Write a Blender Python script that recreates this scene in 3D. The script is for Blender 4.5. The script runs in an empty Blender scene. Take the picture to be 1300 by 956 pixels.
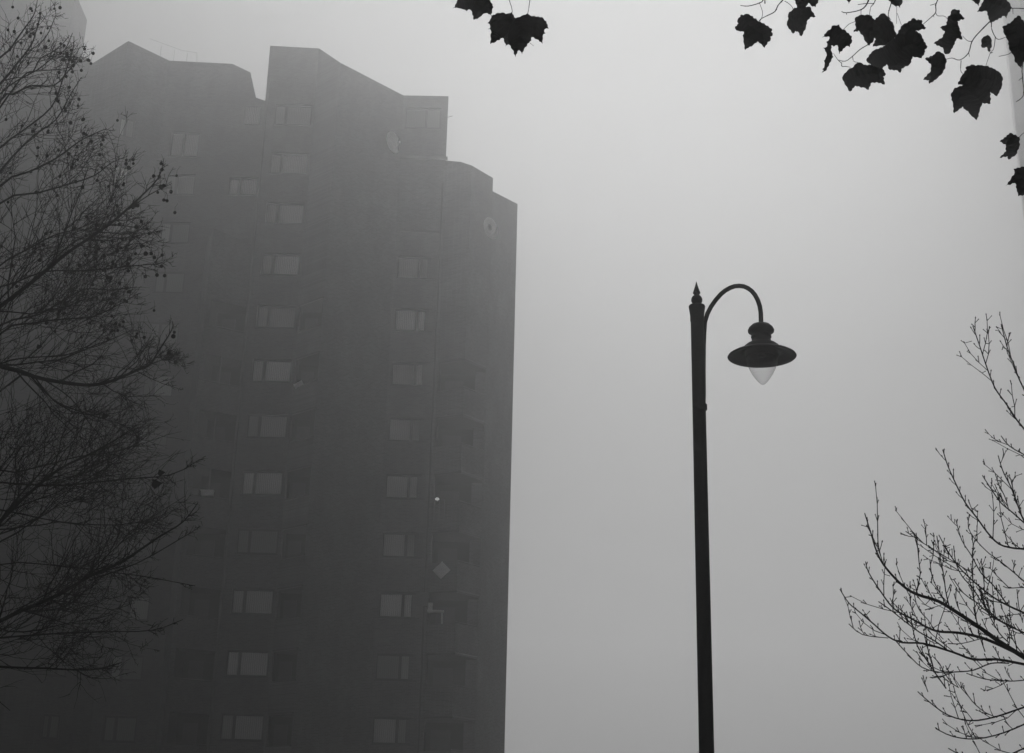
import bpy, bmesh, math, random
from mathutils import Vector, Matrix
S = bpy.context.scene
COL = S.collection
R = random.Random(11)
rad = math.radians

# ------------------------------------------------------------------ helpers
def mat(name, c, rough=.85, spec=.25, noise=0.0, nscale=3.0, detail=5, metallic=0.0, bump=0.0):
    m = bpy.data.materials.new(name); m.use_nodes = True
    nt = m.node_tree; b = nt.nodes['Principled BSDF']
    b.inputs['Base Color'].default_value = (c, c, c, 1)
    b.inputs['Roughness'].default_value = rough
    b.inputs['Specular IOR Level'].default_value = spec
    b.inputs['Metallic'].default_value = metallic
    tc = nt.nodes.new('ShaderNodeTexCoord')
    n = nt.nodes.new('ShaderNodeTexNoise'); n.inputs['Scale'].default_value = nscale; n.inputs['Detail'].default_value = detail
    nt.links.new(tc.outputs['Object'], n.inputs['Vector'])
    if noise:
        r = nt.nodes.new('ShaderNodeMapRange')
        r.inputs[1].default_value = .3; r.inputs[2].default_value = .7
        r.inputs[3].default_value = c*(1-noise); r.inputs[4].default_value = c*(1+noise)
        nt.links.new(n.outputs['Fac'], r.inputs[0]); nt.links.new(r.outputs[0], b.inputs['Base Color'])
    if bump:
        bp = nt.nodes.new('ShaderNodeBump'); bp.inputs['Strength'].default_value = bump; bp.inputs['Distance'].default_value = .01
        nt.links.new(n.outputs['Fac'], bp.inputs['Height']); nt.links.new(bp.outputs[0], b.inputs['Normal'])
    return m

def brick_mat(name, c):
    m = bpy.data.materials.new(name); m.use_nodes = True
    nt = m.node_tree; b = nt.nodes['Principled BSDF']; b.inputs['Roughness'].default_value = .92
    b.inputs['Specular IOR Level'].default_value = .15
    tc = nt.nodes.new('ShaderNodeTexCoord'); sp = nt.nodes.new('ShaderNodeSeparateXYZ'); nt.links.new(tc.outputs['Object'], sp.inputs[0])
    ad = nt.nodes.new('ShaderNodeMath'); ad.operation = 'ADD'; nt.links.new(sp.outputs[0], ad.inputs[0]); nt.links.new(sp.outputs[1], ad.inputs[1])
    cb = nt.nodes.new('ShaderNodeCombineXYZ'); nt.links.new(ad.outputs[0], cb.inputs[0]); nt.links.new(sp.outputs[2], cb.inputs[1])
    bk = nt.nodes.new('ShaderNodeTexBrick'); nt.links.new(cb.outputs[0], bk.inputs['Vector'])
    bk.inputs['Scale'].default_value = 1; bk.inputs['Brick Width'].default_value = .225; bk.inputs['Row Height'].default_value = .075
    bk.inputs['Mortar Size'].default_value = .008
    for k, f in (('Color1', .75), ('Color2', 1.25), ('Mortar', 1.6)): bk.inputs[k].default_value = (c*f, c*f, c*f, 1)
    # long vertical weather streaks and patchy bricks
    mp = nt.nodes.new('ShaderNodeMapping'); mp.inputs['Scale'].default_value = (1.6, 1.6, .5); nt.links.new(tc.outputs['Object'], mp.inputs[0])
    n1 = nt.nodes.new('ShaderNodeTexNoise'); n1.inputs['Scale'].default_value = 1.0; n1.inputs['Detail'].default_value = 6; nt.links.new(mp.outputs[0], n1.inputs['Vector'])
    n2 = nt.nodes.new('ShaderNodeTexNoise'); n2.inputs['Scale'].default_value = .55; n2.inputs['Detail'].default_value = 8; nt.links.new(tc.outputs['Object'], n2.inputs['Vector'])
    mm = nt.nodes.new('ShaderNodeMath'); mm.operation = 'MULTIPLY'; nt.links.new(n1.outputs['Fac'], mm.inputs[0]); nt.links.new(n2.outputs['Fac'], mm.inputs[1])
    r = nt.nodes.new('ShaderNodeMapRange'); r.inputs[1].default_value = .12; r.inputs[2].default_value = .4; r.inputs[3].default_value = .82; r.inputs[4].default_value = 1.2
    nt.links.new(mm.outputs[0], r.inputs[0])
    mx = nt.nodes.new('ShaderNodeMix'); mx.data_type = 'RGBA'; mx.blend_type = 'MULTIPLY'; mx.inputs[0].default_value = 1
    nt.links.new(bk.outputs['Color'], mx.inputs[6]); nt.links.new(r.outputs[0], mx.inputs[7]); nt.links.new(mx.outputs[2], b.inputs['Base Color'])
    return m

def curtain_mat(name, c):
    m = bpy.data.materials.new(name); m.use_nodes = True
    nt = m.node_tree; b = nt.nodes['Principled BSDF']; b.inputs['Roughness'].default_value = .55
    b.inputs['Coat Weight'].default_value = .6; b.inputs['Coat Roughness'].default_value = .05
    tc = nt.nodes.new('ShaderNodeTexCoord'); w = nt.nodes.new('ShaderNodeTexWave'); w.bands_direction = 'X'
    w.inputs['Scale'].default_value = 3.2; w.inputs['Distortion'].default_value = 3.5; w.inputs['Detail'].default_value = 3
    w.inputs['Detail Scale'].default_value = .6
    nt.links.new(tc.outputs['Object'], w.inputs['Vector'])
    r = nt.nodes.new('ShaderNodeMapRange'); r.inputs[3].default_value = c*.78; r.inputs[4].default_value = c*1.2
    nt.links.new(w.outputs['Fac'], r.inputs[0]); nt.links.new(r.outputs[0], b.inputs['Base Color'])
    return m

class MB:
    def __init__(s): s.v = []; s.f = []
    def quad(s, a, b, c, d):
        n = len(s.v); s.v += [tuple(a), tuple(b), tuple(c), tuple(d)]; s.f.append((n, n+1, n+2, n+3))
    def poly(s, pts):
        n = len(s.v); s.v += [tuple(p) for p in pts]; s.f.append(tuple(range(n, n+len(pts))))
    def box(s, x0, x1, y0, y1, z0, z1):
        s.obox(Vector(((x0+x1)/2, (y0+y1)/2, (z0+z1)/2)), Vector((x1-x0, 0, 0))/2, Vector((0, y1-y0, 0))/2, Vector((0, 0, z1-z0))/2)
    def obox(s, c, a, b, d):
        n = len(s.v)
        for i in (-1, 1):
            for j in (-1, 1):
                for k in (-1, 1): s.v.append(tuple(c+a*i+b*j+d*k))
        s.f += [tuple(n+i for i in q) for q in ((0, 1, 3, 2), (4, 6, 7, 5), (0, 4, 5, 1), (2, 3, 7, 6), (0, 2, 6, 4), (1, 5, 7, 3))]
    def tube(s, pts, rads, sides=5, cap=True):
        pts = [Vector(p) for p in pts]; n0 = len(s.v); N = len(pts)
        if N < 2: return
        if not hasattr(rads, '__len__'): rads = [rads]*N
        up = Vector((.13, .31, .94))
        for i, p in enumerate(pts):
            t = (pts[min(i+1, N-1)]-pts[max(i-1, 0)])
            if t.length < 1e-9: t = Vector((0, 0, 1))
            t.normalize(); a = t.cross(up)
            if a.length < .05: a = t.cross(Vector((1, 0, 0)))
            a.normalize(); b = t.cross(a)
            for k in range(sides):
                an = 2*math.pi*k/sides; s.v.append(tuple(p+(a*math.cos(an)+b*math.sin(an))*rads[i]))
        for i in range(N-1):
            for k in range(sides):
                k2 = (k+1) % sides
                s.f.append((n0+i*sides+k, n0+i*sides+k2, n0+(i+1)*sides+k2, n0+(i+1)*sides+k))
        if cap:
            s.f.append(tuple(n0+k for k in range(sides))[::-1]); s.f.append(tuple(n0+(N-1)*sides+k for k in range(sides)))
    def lathe(s, c, prof, sides=40, axis=None, closed=False):
        n0 = len(s.v); c = Vector(c)
        for (r, z) in prof:
            for k in range(sides):
                a = 2*math.pi*k/sides; p = Vector((r*math.cos(a), r*math.sin(a), z))
                if axis is not None: p = axis @ p
                s.v.append(tuple(c+p))
        M = len(prof)
        for i in range(M-1 if not closed else M):
            for k in range(sides):
                k2 = (k+1) % sides; i2 = (i+1) % M
                s.f.append((n0+i*sides+k, n0+i*sides+k2, n0+i2*sides+k2, n0+i2*sides+k))
    def build(s, name, m, parent=None, smooth=False, clean=False):
        me = bpy.data.meshes.new(name); me.from_pydata(s.v, [], s.f); me.materials.append(m)
        o = bpy.data.objects.new(name, me); COL.objects.link(o)
        if parent is not None: o.parent = parent
        if clean:
            bm = bmesh.new(); bm.from_mesh(me); bmesh.ops.remove_doubles(bm, verts=bm.verts, dist=1e-5)
            bmesh.ops.recalc_face_normals(bm, faces=bm.faces); bm.to_mesh(me); bm.free()
        if smooth:
            for p in me.polygons: p.use_smooth = True
        me.update(); return o

def relocate(root):
    """put the origin of every part under an Empty at the Empty's own place (the meshes are written in world coordinates)"""
    for o in list(COL.objects):
        if o.type == 'MESH':
            r = o
            while r.parent: r = r.parent
            if r is root: o.data.transform(Matrix.Translation(-root.location)) if not o.get('_m') else None; o['_m'] = 1
    for o in COL.objects:
        if '_m' in o: del o['_m']
def thing(name, label, cat, loc, group=None):
    o = bpy.data.objects.new(name, None); COL.objects.link(o); o.location = loc; o.empty_display_size = .2
    o['label'] = label; o['category'] = cat
    if group: o['group'] = group
    return o
def tag(o, label, cat, group=None):
    o['label'] = label; o['category'] = cat
    if group: o['group'] = group
    return o
def centre(o, base=True):
    """move a one-mesh thing's origin to its base"""
    vs = o.data.vertices; n = len(vs)
    c = Vector((sum(v.co.x for v in vs)/n, sum(v.co.y for v in vs)/n, min(v.co.z for v in vs)))
    o.data.transform(Matrix.Translation(-c)); o.location = c
    return o

# ------------------------------------------------------------------ camera (50 mm on 36 mm film, tilted up 19.7 deg)
TH, RO, F = rad(19.7), rad(1.4), 1830.0
EYE = Vector((0, 0, 1.6))
fw = Vector((0, math.cos(TH), math.sin(TH))); u0 = Vector((0, -math.sin(TH), math.cos(TH))); r0 = Vector((1, 0, 0))
cu = math.cos(RO)*u0-math.sin(RO)*r0; cr = math.cos(RO)*r0+math.sin(RO)*u0
cd = bpy.data.cameras.new('camera'); cam = bpy.data.objects.new('camera', cd); COL.objects.link(cam); S.camera = cam
M = Matrix((cr, cu, -fw)).transposed().to_4x4(); M.translation = EYE; cam.matrix_world = M
cd.sensor_width = 36; cd.lens = 36*F/1300; cd.shift_y = -45/1300; cd.clip_start = .05; cd.clip_end = 4000

def at(x, y, Y):
    """the world point on the vertical plane Y metres away that was measured at (x, y) in the 1300-pixel photograph"""
    d = fw*F+cr*(x-650)+cu*(433-y)
    return EYE+d*(Y/d.y)

# ------------------------------------------------------------------ materials
M_BRICK = brick_mat('dark_brick', .07)
M_PALE = mat('fog_paled_wall', .30, noise=.25, nscale=.3)  # fog fading of the right-hand tower put into a lighter wall colour
M_BRICK2 = brick_mat('brown_brick', .05)
M_INNER = mat('recess_shade_lining', .006, noise=.3)  # recess shade painted in: near-black colour deepens the balcony openings
M_ROOF = mat('roof_felt', .06, noise=.3)
M_FRAME = mat('window_frame_paint', .03, rough=.5, noise=.1)
M_SLAB = mat('weathered_concrete', .09, noise=.4, nscale=1.2)
M_CUR = [curtain_mat('net_curtain_behind_glass', c) for c in (.10, .22, .40, .58, .78)]
M_DOOR = mat('dark_door_glass', .02, rough=.3, noise=.3)
M_WHITE = mat('white_plastic', .8, rough=.4, noise=.08)
M_DISH = mat('dish_grey', .7, rough=.5, noise=.1)
M_BLACK = mat('black_lamp_paint', .004, rough=.6, spec=.05, noise=.3, nscale=40, bump=.15)
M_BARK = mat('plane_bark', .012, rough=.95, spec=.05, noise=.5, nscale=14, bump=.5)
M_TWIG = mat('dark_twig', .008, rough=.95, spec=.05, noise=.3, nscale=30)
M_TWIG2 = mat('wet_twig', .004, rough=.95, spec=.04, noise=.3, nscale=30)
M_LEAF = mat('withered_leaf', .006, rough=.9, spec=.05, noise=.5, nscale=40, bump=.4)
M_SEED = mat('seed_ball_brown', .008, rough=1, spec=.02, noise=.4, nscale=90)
M_GRASS = mat('winter_grass', .045, noise=.5, nscale=1.5, bump=.4)
M_ASPH = mat('damp_asphalt', .05, rough=.7, noise=.3, nscale=6, bump=.3)
M_PAVE = mat('paving', .16, noise=.25, nscale=2)
M_KERB = mat('granite_kerb', .2, noise=.3, nscale=9)
M_WOOD = mat('weathered_timber', .25, noise=.3)

# bowl glass: prismatic clear plastic
m = bpy.data.materials.new('prismatic_bowl'); m.use_nodes = True; nt = m.node_tree; b = nt.nodes['Principled BSDF']
b.inputs['Base Color'].default_value = (.35, .35, .35, 1); b.inputs['Roughness'].default_value = .35
tr = nt.nodes.new('ShaderNodeBsdfTransparent'); tr.inputs[0].default_value = (.97, .97, .97, 1)
lw = nt.nodes.new('ShaderNodeLayerWeight'); lw.inputs[0].default_value = .25
wv = nt.nodes.new('ShaderNodeTexWave'); wv.bands_direction = 'Z'; wv.inputs['Scale'].default_value = 26; tcw = nt.nodes.new('ShaderNodeTexCoord')
nt.links.new(tcw.outputs['Object'], wv.inputs['Vector'])
r1 = nt.nodes.new('ShaderNodeMapRange'); r1.inputs[3].default_value = .07; r1.inputs[4].default_value = .42; nt.links.new(lw.outputs['Facing'], r1.inputs[0])
a1 = nt.nodes.new('ShaderNodeMath'); a1.operation = 'MULTIPLY_ADD'; a1.inputs[1].default_value = .05; nt.links.new(wv.outputs['Fac'], a1.inputs[0]); nt.links.new(r1.outputs[0], a1.inputs[2])
mx = nt.nodes.new('ShaderNodeMixShader'); nt.links.new(a1.outputs[0], mx.inputs[0]); nt.links.new(tr.outputs[0], mx.inputs[1]); nt.links.new(b.outputs[0], mx.inputs[2])
nt.links.new(mx.outputs[0], nt.nodes['Material Output'].inputs['Surface']); M_GLASS = m

# ------------------------------------------------------------------ ground
GX0, GX1, GY0, GY1 = -420, 420, -120, 560
def struct(name, mb, m):
    o = mb.build(name, m); o['kind'] = 'structure'; return o
g = MB(); g.quad((GX0, GY0, 0), (GX1, GY0, 0), (GX1, GY1, 0), (GX0, GY1, 0)); struct('ground', g, M_GRASS)
g = MB(); g.box(-60, 60, 6.2, 14.0, -.02, .12); struct('pavement', g, M_PAVE)
g = MB(); g.box(-60, 60, 14.001, 14.15, -.02, .125); g.box(-60, 60, 22.0, 22.15, -.02, .125); struct('kerb', g, M_KERB)
g = MB(); g.quad((-60, 14.151, .008), (60, 14.151, .008), (60, 21.999, .008), (-60, 21.999, .008)); struct('road', g, M_ASPH)
g = MB()
for k in range(-14, 15): g.quad((k*4-1, 18.02, .013), (k*4+1, 18.02, .013), (k*4+1, 18.14, .013), (k*4-1, 18.14, .013))
struct('road_marking', g, M_WHITE)

# ------------------------------------------------------------------ tower blocks
FLOOR, Z0 = 3.03, 19.34          # storey height and the middle of one window row
ROW = {y: Z0+FLOOR*k for k, y in zip(range(-6, 8), ('r0', 'r1', 'r2', 848, 768, 690, 616, 544, 473, 404, 336, 271, 208, 142))}
ROWS = [Z0+FLOOR*k for k in range(-6, 8)]
class Body:
    """a block with an upright front made of flat bays, each with its own raked parapet, and cut-out openings"""
    def __init__(s, root, m): s.root = root; s.w = MB(); s.lin = MB(); s.roof = MB(); s.m = m
    def bay(s, A, B, openings=(), z0=-.3, prof=()):
        # A, B: (x, y, ztop); openings: (u0, u1, za, zb) in metres along the bay
        a, b = Vector((A[0], A[1], 0)), Vector((B[0], B[1], 0)); L = (b-a).length; t = (b-a)/L
        pu = [(0, A[2])]+[((Vector((p[0], p[1], 0))-a).dot(t), p[2]) for p in prof]+[(L, B[2])]
        def top(u):
            for (ua, za), (ub, zb) in zip(pu, pu[1:]):
                if u <= ub+1e-6: return za+(zb-za)*max(0, u-ua)/(ub-ua)
            return B[2]
        P = lambda u, z: a+t*u+Vector((0, 0, z))
        zc = sorted({z0}|{o[2] for o in openings}|{o[3] for o in openings})
        us = sorted({0, L}|{q[0] for q in pu}|{o[0] for o in openings}|{o[1] for o in openings})
        for i in range(len(us)-1):
            ua, ub = us[i], us[i+1]
            if ub-ua < 1e-6: continue
            for j in range(len(zc)):
                za = zc[j]
                if j == len(zc)-1: s.w.quad(P(ua, za), P(ub, za), P(ub, top(ub)), P(ua, top(ua))); continue
                zb = zc[j+1]
                if any(o[0]-1e-6 <= ua and ub <= o[1]+1e-6 and o[2]-1e-6 <= za and zb <= o[3]+1e-6 for o in openings): continue
                s.w.quad(P(ua, za), P(ub, za), P(ub, zb), P(ua, zb))
    def block(s, pts, opens, depth=16, z0=-.3, flare=1.0, prof={}):   # the plan widens slightly towards the back
        for i in range(len(pts)-1): s.bay(pts[i], pts[i+1], opens.get(i, ()), z0, prof.get(i, ()))
        pts = [q for i, p in enumerate(pts) for q in [p]+list(prof.get(i, ()))]
        Q = [Vector((p[0]*(pts[0][1]+depth)/p[1]*flare+p[0]*(1-flare), pts[0][1]+depth, p[2])) for p in pts]
        for i in range(len(pts)-1):
            a, b = Vector(pts[i]), Vector(pts[i+1])
            s.roof.quad(a-Vector((0, 0, .02)), b-Vector((0, 0, .02)), Q[i+1]-Vector((0, 0, .02)), Q[i]-Vector((0, 0, .02)))
            s.w.quad(Vector((Q[i+1].x, Q[i+1].y, z0)), Vector((Q[i].x, Q[i].y, z0)), Q[i], Q[i+1])
        for p, q in ((pts[0], Q[0]), (pts[-1], Q[-1])):
            s.w.quad((p[0], p[1], z0), (q.x, q.y, z0), q, p)
    def recess(s, front, depth, za, zb, mb=None, back=True):
        # front: 2+ plan points; the niche runs 'depth' m straight back
        mb = MB(); f = [Vector((p[0], p[1], 0)) for p in front]; n = Vector((0, depth, 0))
        A, B = f[0]+n, f[-1]+n; ym = max(A.y, B.y); A.y = B.y = ym
        Z = lambda p, z: Vector((p.x, p.y, z))
        mb.poly([Z(p, za) for p in f]+[Z(B, za), Z(A, za)]); mb.poly([Z(p, zb) for p in f]+[Z(B, zb), Z(A, zb)])
        mb.quad(Z(f[0], za), Z(A, za), Z(A, zb), Z(f[0], zb)); mb.quad(Z(f[-1], za), Z(B, za), Z(B, zb), Z(f[-1], zb))
        if back: mb.quad(Z(A, za), Z(B, za), Z(B, zb), Z(A, zb))
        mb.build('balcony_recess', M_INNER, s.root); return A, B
    def finish(s, mat_roof=M_ROOF):
        s.w.build('wall', s.m, s.root); s.roof.build('roof', mat_roof, s.root)

def window(root, a, t, u0, u1, za, zb, split, c1, c2, blind=None):
    """a two-light window set 14 cm back in its opening: frame, a narrow and a wide pane, sill"""
    n = Vector((-t.y, t.x, 0))                     # inwards
    P = lambda u, z, d: a+t*u+n*d+Vector((0, 0, z))
    def slab(mb, ua, ub, zl, zh, d0, d1):
        c = (P(ua, zl, d0)+P(ub, zh, d1))/2; mb.obox(c, t*(ub-ua)/2, n*(d1-d0)/2, Vector((0, 0, (zh-zl)/2)))
    fr = MB(); w = .075; um = u0+(u1-u0)*split
    slab(fr, u0, u1, za, za+w, .10, .17); slab(fr, u0, u1, zb-w*1.6, zb, .10, .17)
    slab(fr, u0, u0+w, za+w, zb-w*1.6, .10, .17); slab(fr, u1-w, u1, za+w, zb-w*1.6, .10, .17)
    slab(fr, um-w, um+w, za+w, zb-w*1.6, .095, .17)
    # side reveals, head and soffit of the opening
    for q in ((u0, za, u0, zb), (u1, za, u1, zb)):
        fr.quad(P(q[0], q[1], .0), P(q[0], q[1], .2), P(q[0], q[3], .2), P(q[0], q[3], .0))
    fr.quad(P(u0, zb, 0), P(u1, zb, 0), P(u1, zb, .2), P(u0, zb, .2)); fr.quad(P(u0, za, 0), P(u1, za, 0), P(u1, za, .2), P(u0, za, .2))
    f = fr.build('window', M_FRAME, root)
    for (ua, ub, c) in ((u0+w, um-w, c1), (um+w, u1-w, c2)):
        g = MB(); slab(g, ua, ub, za+w, zb-w*1.6, .14, .155); g.build('pane', M_CUR[c], f)
    g = MB(); slab(g, u0-.05, u1+.05, za-.07, za-.005, -.06, .1); g.build('sill', M_FRAME, f)
    return f

T1 = thing('tower_block', 'huge dark brick tower block with raked parapets, fading upwards into the fog', 'tower block', (-9, 78, 0))
B = Body(T1, M_BRICK)
def P3(x, y, Y): p = at(x, y, Y); return (p.x, p.y, p.z)
# --- central bays
P0 = (-14.23, 72, 44.95); P1 = (-11.42, 72, 44.85)
p2 = at(436, 80, 70.6); P2 = (-9.94, 70.6, p2.z)
P3_ = (-6.47, 72, 41.95); P4 = (-3.92, 72, 41.97)
WIN, BAL = (-.62, .66), (-.9, .58)
op = {0: [], 1: [], 3: []}
L01 = (Vector(P1)-Vector(P0)).xy.length; L12 = (Vector(P2)-Vector(P1)).xy.length
win_jobs = []
X1 = Vector((1, 0, 0))
curt = {13: (1, 1), 12: (2, 3), 11: (3, 3), 10: (3, 4), 9: (2, 2), 8: (3, 4), 7: (1, 2), 6: (3, 3), 5: (0, 0), 4: (2, 2), 3: (3, 3), 2: (1, 2), 1: (2, 1), 0: (1, 2)}
curt2 = {13: (0, 0), 10: (2, 1), 9: (4, 4), 8: (2, 3), 7: (2, 1), 6: (2, 2), 5: (2, 1), 4: (3, 3), 3: (0, 1), 2: (2, 1), 1: (1, 2), 0: (1, 1)}
for k, z in enumerate(ROWS):
    o = (.60, 2.68, z+WIN[0], z+WIN[1]); op[0].append(o); win_jobs.append((P0, o, .30, curt[k]))
    if k in curt2:
        o = (.18, 2.18, z+WIN[0], z+WIN[1]); op[3].append(o); win_jobs.append((P3_, o, .59, curt2[k]))
    if k <= 9:
        op[1].append((.16, L12-.04, z+BAL[0], z+BAL[1]))
B.block([P0, P1, P2, P3_, P4], op)
for Pp, o, sp, c in win_jobs: window(T1, Vector((Pp[0], Pp[1], 0)), X1, o[0], o[1], o[2], o[3], sp, c[0], c[1])
t12 = (Vector(P2)-Vector(P1)); t12.z = 0; t12.normalize()
def balcony_door(root, A, Bp, za, zb, c, f0=.12, f1=.6):
    g = MB(); d = Bp-A; y = A.y-.06
    g.box(A.x+d.x*f0, A.x+d.x*f1, y, y+.03, za+.05, zb-.35)
    g.build('balcony_door', M_DOOR, root)
def rail(root, pts, z, m=M_SLAB, r=.035, name='handrail'):
    g = MB(); g.tube([(p[0], p[1]-.03, z) for p in pts], r, 6); return g.build(name, m, root)
for k, (u0, u1, za, zb) in enumerate(op[1]):
    a = Vector((P1[0], P1[1], 0)); f0, f1 = a+t12*u0, a+t12*u1
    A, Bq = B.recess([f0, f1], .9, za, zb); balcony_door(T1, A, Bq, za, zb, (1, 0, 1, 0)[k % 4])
    g = MB(); c = (f0+f1)/2; nn = Vector((t12.y, -t12.x, 0))
    for zz, nm in ((za, 'balcony_coping'), (zb+.04, 'balcony_lintel')): g = MB(); g.obox(Vector((c.x, c.y, zz))+nn*.05, t12*(u1-u0)/2*1.04, nn*.05, Vector((0, 0, .04))); g.build(nm, M_FRAME, T1)
# --- right bays with canted balconies
b1 = (-3.94+.06, 72.05); b2 = (-2.44, 71.3); b3p = at(612, 684, 72.8)
zt = lambda x, y, Y: at(x, y, Y).z
Rb = [(b1[0], b1[1], zt(569, 204, 72.05)), (b2[0]-.62, 71.6, zt(585, 205.5, 71.6)), (b2[0], b2[1], zt(594, 210, 71.3)), (b3p.x, 72.8, zt(624, 226, 72.8))]
opr = {0: [], 1: [], 2: []}
la = math.dist(Rb[0][:2], Rb[1][:2]); lb = math.dist(Rb[1][:2], Rb[2][:2]); lc = math.dist(Rb[2][:2], Rb[3][:2])
for k, z in enumerate(ROWS):
    if k <= 8:
        opr[0].append((.10, la, z+BAL[0], z+BAL[1])); opr[1].append((0, lb, z+BAL[0], z+BAL[1])); opr[2].append((0, lc-.12, z+BAL[0], z+BAL[1]))
B.block([(-4.7, 72.12, zt(569, 204, 72.05))]+Rb, {k+1: v for k, v in opr.items()}, 15)
def along(p, q, u):
    a, b = Vector((p[0], p[1], 0)), Vector((q[0], q[1], 0)); return a+(b-a).normalized()*u
for k in range(9):
    z = ROWS[k]; fr = [along(Rb[0], Rb[1], .10), Vector((Rb[1][0], Rb[1][1], 0)), Vector((Rb[2][0], Rb[2][1], 0)), along(Rb[2], Rb[3], lc-.12)]
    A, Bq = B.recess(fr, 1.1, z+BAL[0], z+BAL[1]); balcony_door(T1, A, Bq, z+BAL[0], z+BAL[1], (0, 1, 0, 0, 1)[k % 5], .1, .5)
    rail(T1, fr[2:], z+BAL[0]+.05, M_SLAB, .025)
    rail(T1, fr, z+BAL[1]+.06, M_FRAME, .07, 'balcony_lintel')
# --- far right return
s6 = at(618, 242, 73.2); s7 = at(657, 259, 76.0); s6b = at(624, 242, 73.2)
sl = (s6b.z-s7.z)/(s6b.x-s7.x)
B.block([(s6.x-.3, 73.2, s6b.z+.2), (s6b.x, 73.2, s6b.z), (s7.x, 76.0, s7.z)], {}, 13)
# --- left wing, set back 3 m
LW = [P3(-190, 48, 76), P3(60, 43, 75.5), P3(118, 80, 75), P3(163, 52, 73.6), P3(215, 77, 75), P3(345, 131, 75)]
LWP = {4: [P3(295, 81, 75), P3(318, 92, 75), P3(325, 124, 75), P3(337, 128, 75)]}
opl = {}
wl = []
def lwin(i, u0, u1, za, zb, sp, c):
    opl.setdefault(i, []).append((u0, u1, za, zb)); wl.append((i, (u0, u1, za, zb), sp, c))
A4 = Vector(LW[4])
uC = at(216, 187, 75).x-LW[4][0]
for k, z in enumerate(ROWS):
    if k == 13: lwin(4, uC, uC+1.65, z-1.25, z+.35, .45, (3, 3))
    else: lwin(4, uC, uC+1.65, z+WIN[0], z+WIN[1], .35, ((0, 1), (0, 0), (0, 0), (1, 0))[k % 4])
uE = at(290, 235, 75).x-LW[4][0]
for k in (12,):
    lwin(4, uE, uE+1.72, ROWS[k]+WIN[0]+.05, ROWS[k]+WIN[1]-.1, .36, (4, 4))
L23 = math.dist(LW[3][:2], LW[4][:2]); L12_ = math.dist(LW[1][:2], LW[2][:2]); L01_ = math.dist(LW[0][:2], LW[1][:2])
for k, z in enumerate(ROWS):
    lwin(3, .15, 1.0, z+WIN[0], z+WIN[1]-.1, .4, ((0, 0), (1, 0), (0, 0))[k % 3] if k != 12 else (2, 4))
    if k < 3: lwin(0, L01_-4.2, L01_-2.4, z+WIN[0], z+WIN[1], .35, ((0, 0), (0, 1), (0, 0))[k % 3])
    if k < 3: lwin(1, .6, 2.2, z+WIN[0], z+WIN[1], .6, ((0, 0), (1, 0), (0, 0))[k % 3])
B.block(LW, opl, 14, prof=LWP)
for i, o, sp, c in wl:
    t = Vector(LW[i+1])-Vector(LW[i]); t.z = 0; t.normalize()
    window(T1, Vector((LW[i][0], LW[i][1], 0)), t, o[0], o[1], o[2], o[3], sp, c[0], c[1])
# narrow pale window high up beside the central bay
g = MB(); pa, pb = at(312, 136, 74.95), at(329, 158, 74.95); g.box(pa.x, pb.x, 74.93, 74.99, pb.z, pa.z); g.build('window', M_CUR[3], T1)
# --- left balcony stack (lower storeys only)
q0, q1, q2 = at(232, 600, 71.6), at(252, 600, 71.0), at(296, 600, 72.2)
ST = [(q0.x-.4, 73.4, 33.1), (q1.x-.5, 71.1, 33.1), (q2.x, 72.25, 32.6), (P0[0]+.05, 72.3, 32.5)]
ls = math.dist(ST[1][:2], ST[2][:2]); ops = [(.25, ls-.02, z+BAL[0], z+BAL[1]) for z in ROWS[:10]]
B.block(ST, {1: ops}, 6)
ts = (Vector(ST[2])-Vector(ST[1])); ts.z = 0; ts.normalize(); as_ = Vector((ST[1][0], ST[1][1], 0))
for k, (u0, u1, za, zb) in enumerate(ops):
    f0, f1 = as_+ts*u0, as_+ts*u1
    A, Bq = B.recess([f0, f1], 1.0, za, zb); balcony_door(T1, A, Bq, za, zb, (1, 0, 0)[k % 3], .15, .55)
    rail(T1, [f0, f1], za+.05, M_SLAB, .028)
    if k in (7, 8, 6):   # white posts
        g = MB(); p = f0+(f1-f0)*.42; g.box(p.x-.03, p.x+.03, p.y-.02, p.y+.04, za, zb); g.build('post', M_SLAB, T1)
B.finish()
# ledges, pilaster edge, rainwater pipe, roof rails
g = MB(); g.box(P3_[0]-.02, P4[0]+.1, 71.85, 72.0, 37.95, 38.1); g.box(P3_[0]+.1, P4[0]-.1, 71.9, 72.0, 33.55, 33.63); g.build('ledge', M_SLAB, T1)
g = MB(); g.tube([(P0[0]+.12, 71.93, 0), (P0[0]+.12, 71.93, 42.5)], .055, 8); g.build('rainwater_pipe', M_SLAB, T1)
g = MB(); g.tube([(P4[0]-.12, 71.93, 0), (P4[0]-.12, 71.93, 36.5)], .05, 8); g.build('rainwater_pipe', M_FRAME, T1)
g = MB()
ra = at(190, 49, 77); rb = at(231, 64, 76.5); rc = at(250, 67, 76.5); rd = at(250, 80, 76.5)
g.tube([ra, rb, rc, rd], .012, 5)
for px in (205, 222, 238): p = at(px, 58+(px-205)*.28, 76.6); g.tube([p, p-Vector((0, 0, .9))], .01, 5)
g.build('roof_railing', M_FRAME, T1)
p = at(569, 147, 72); g = MB(); g.tube([(P4[0]-.05, 72.2, p.z), (P4[0]+.28, 72.0, p.z)], .02, 6); g.build('wall_bracket', M_FRAME, T1)
relocate(T1)

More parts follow.
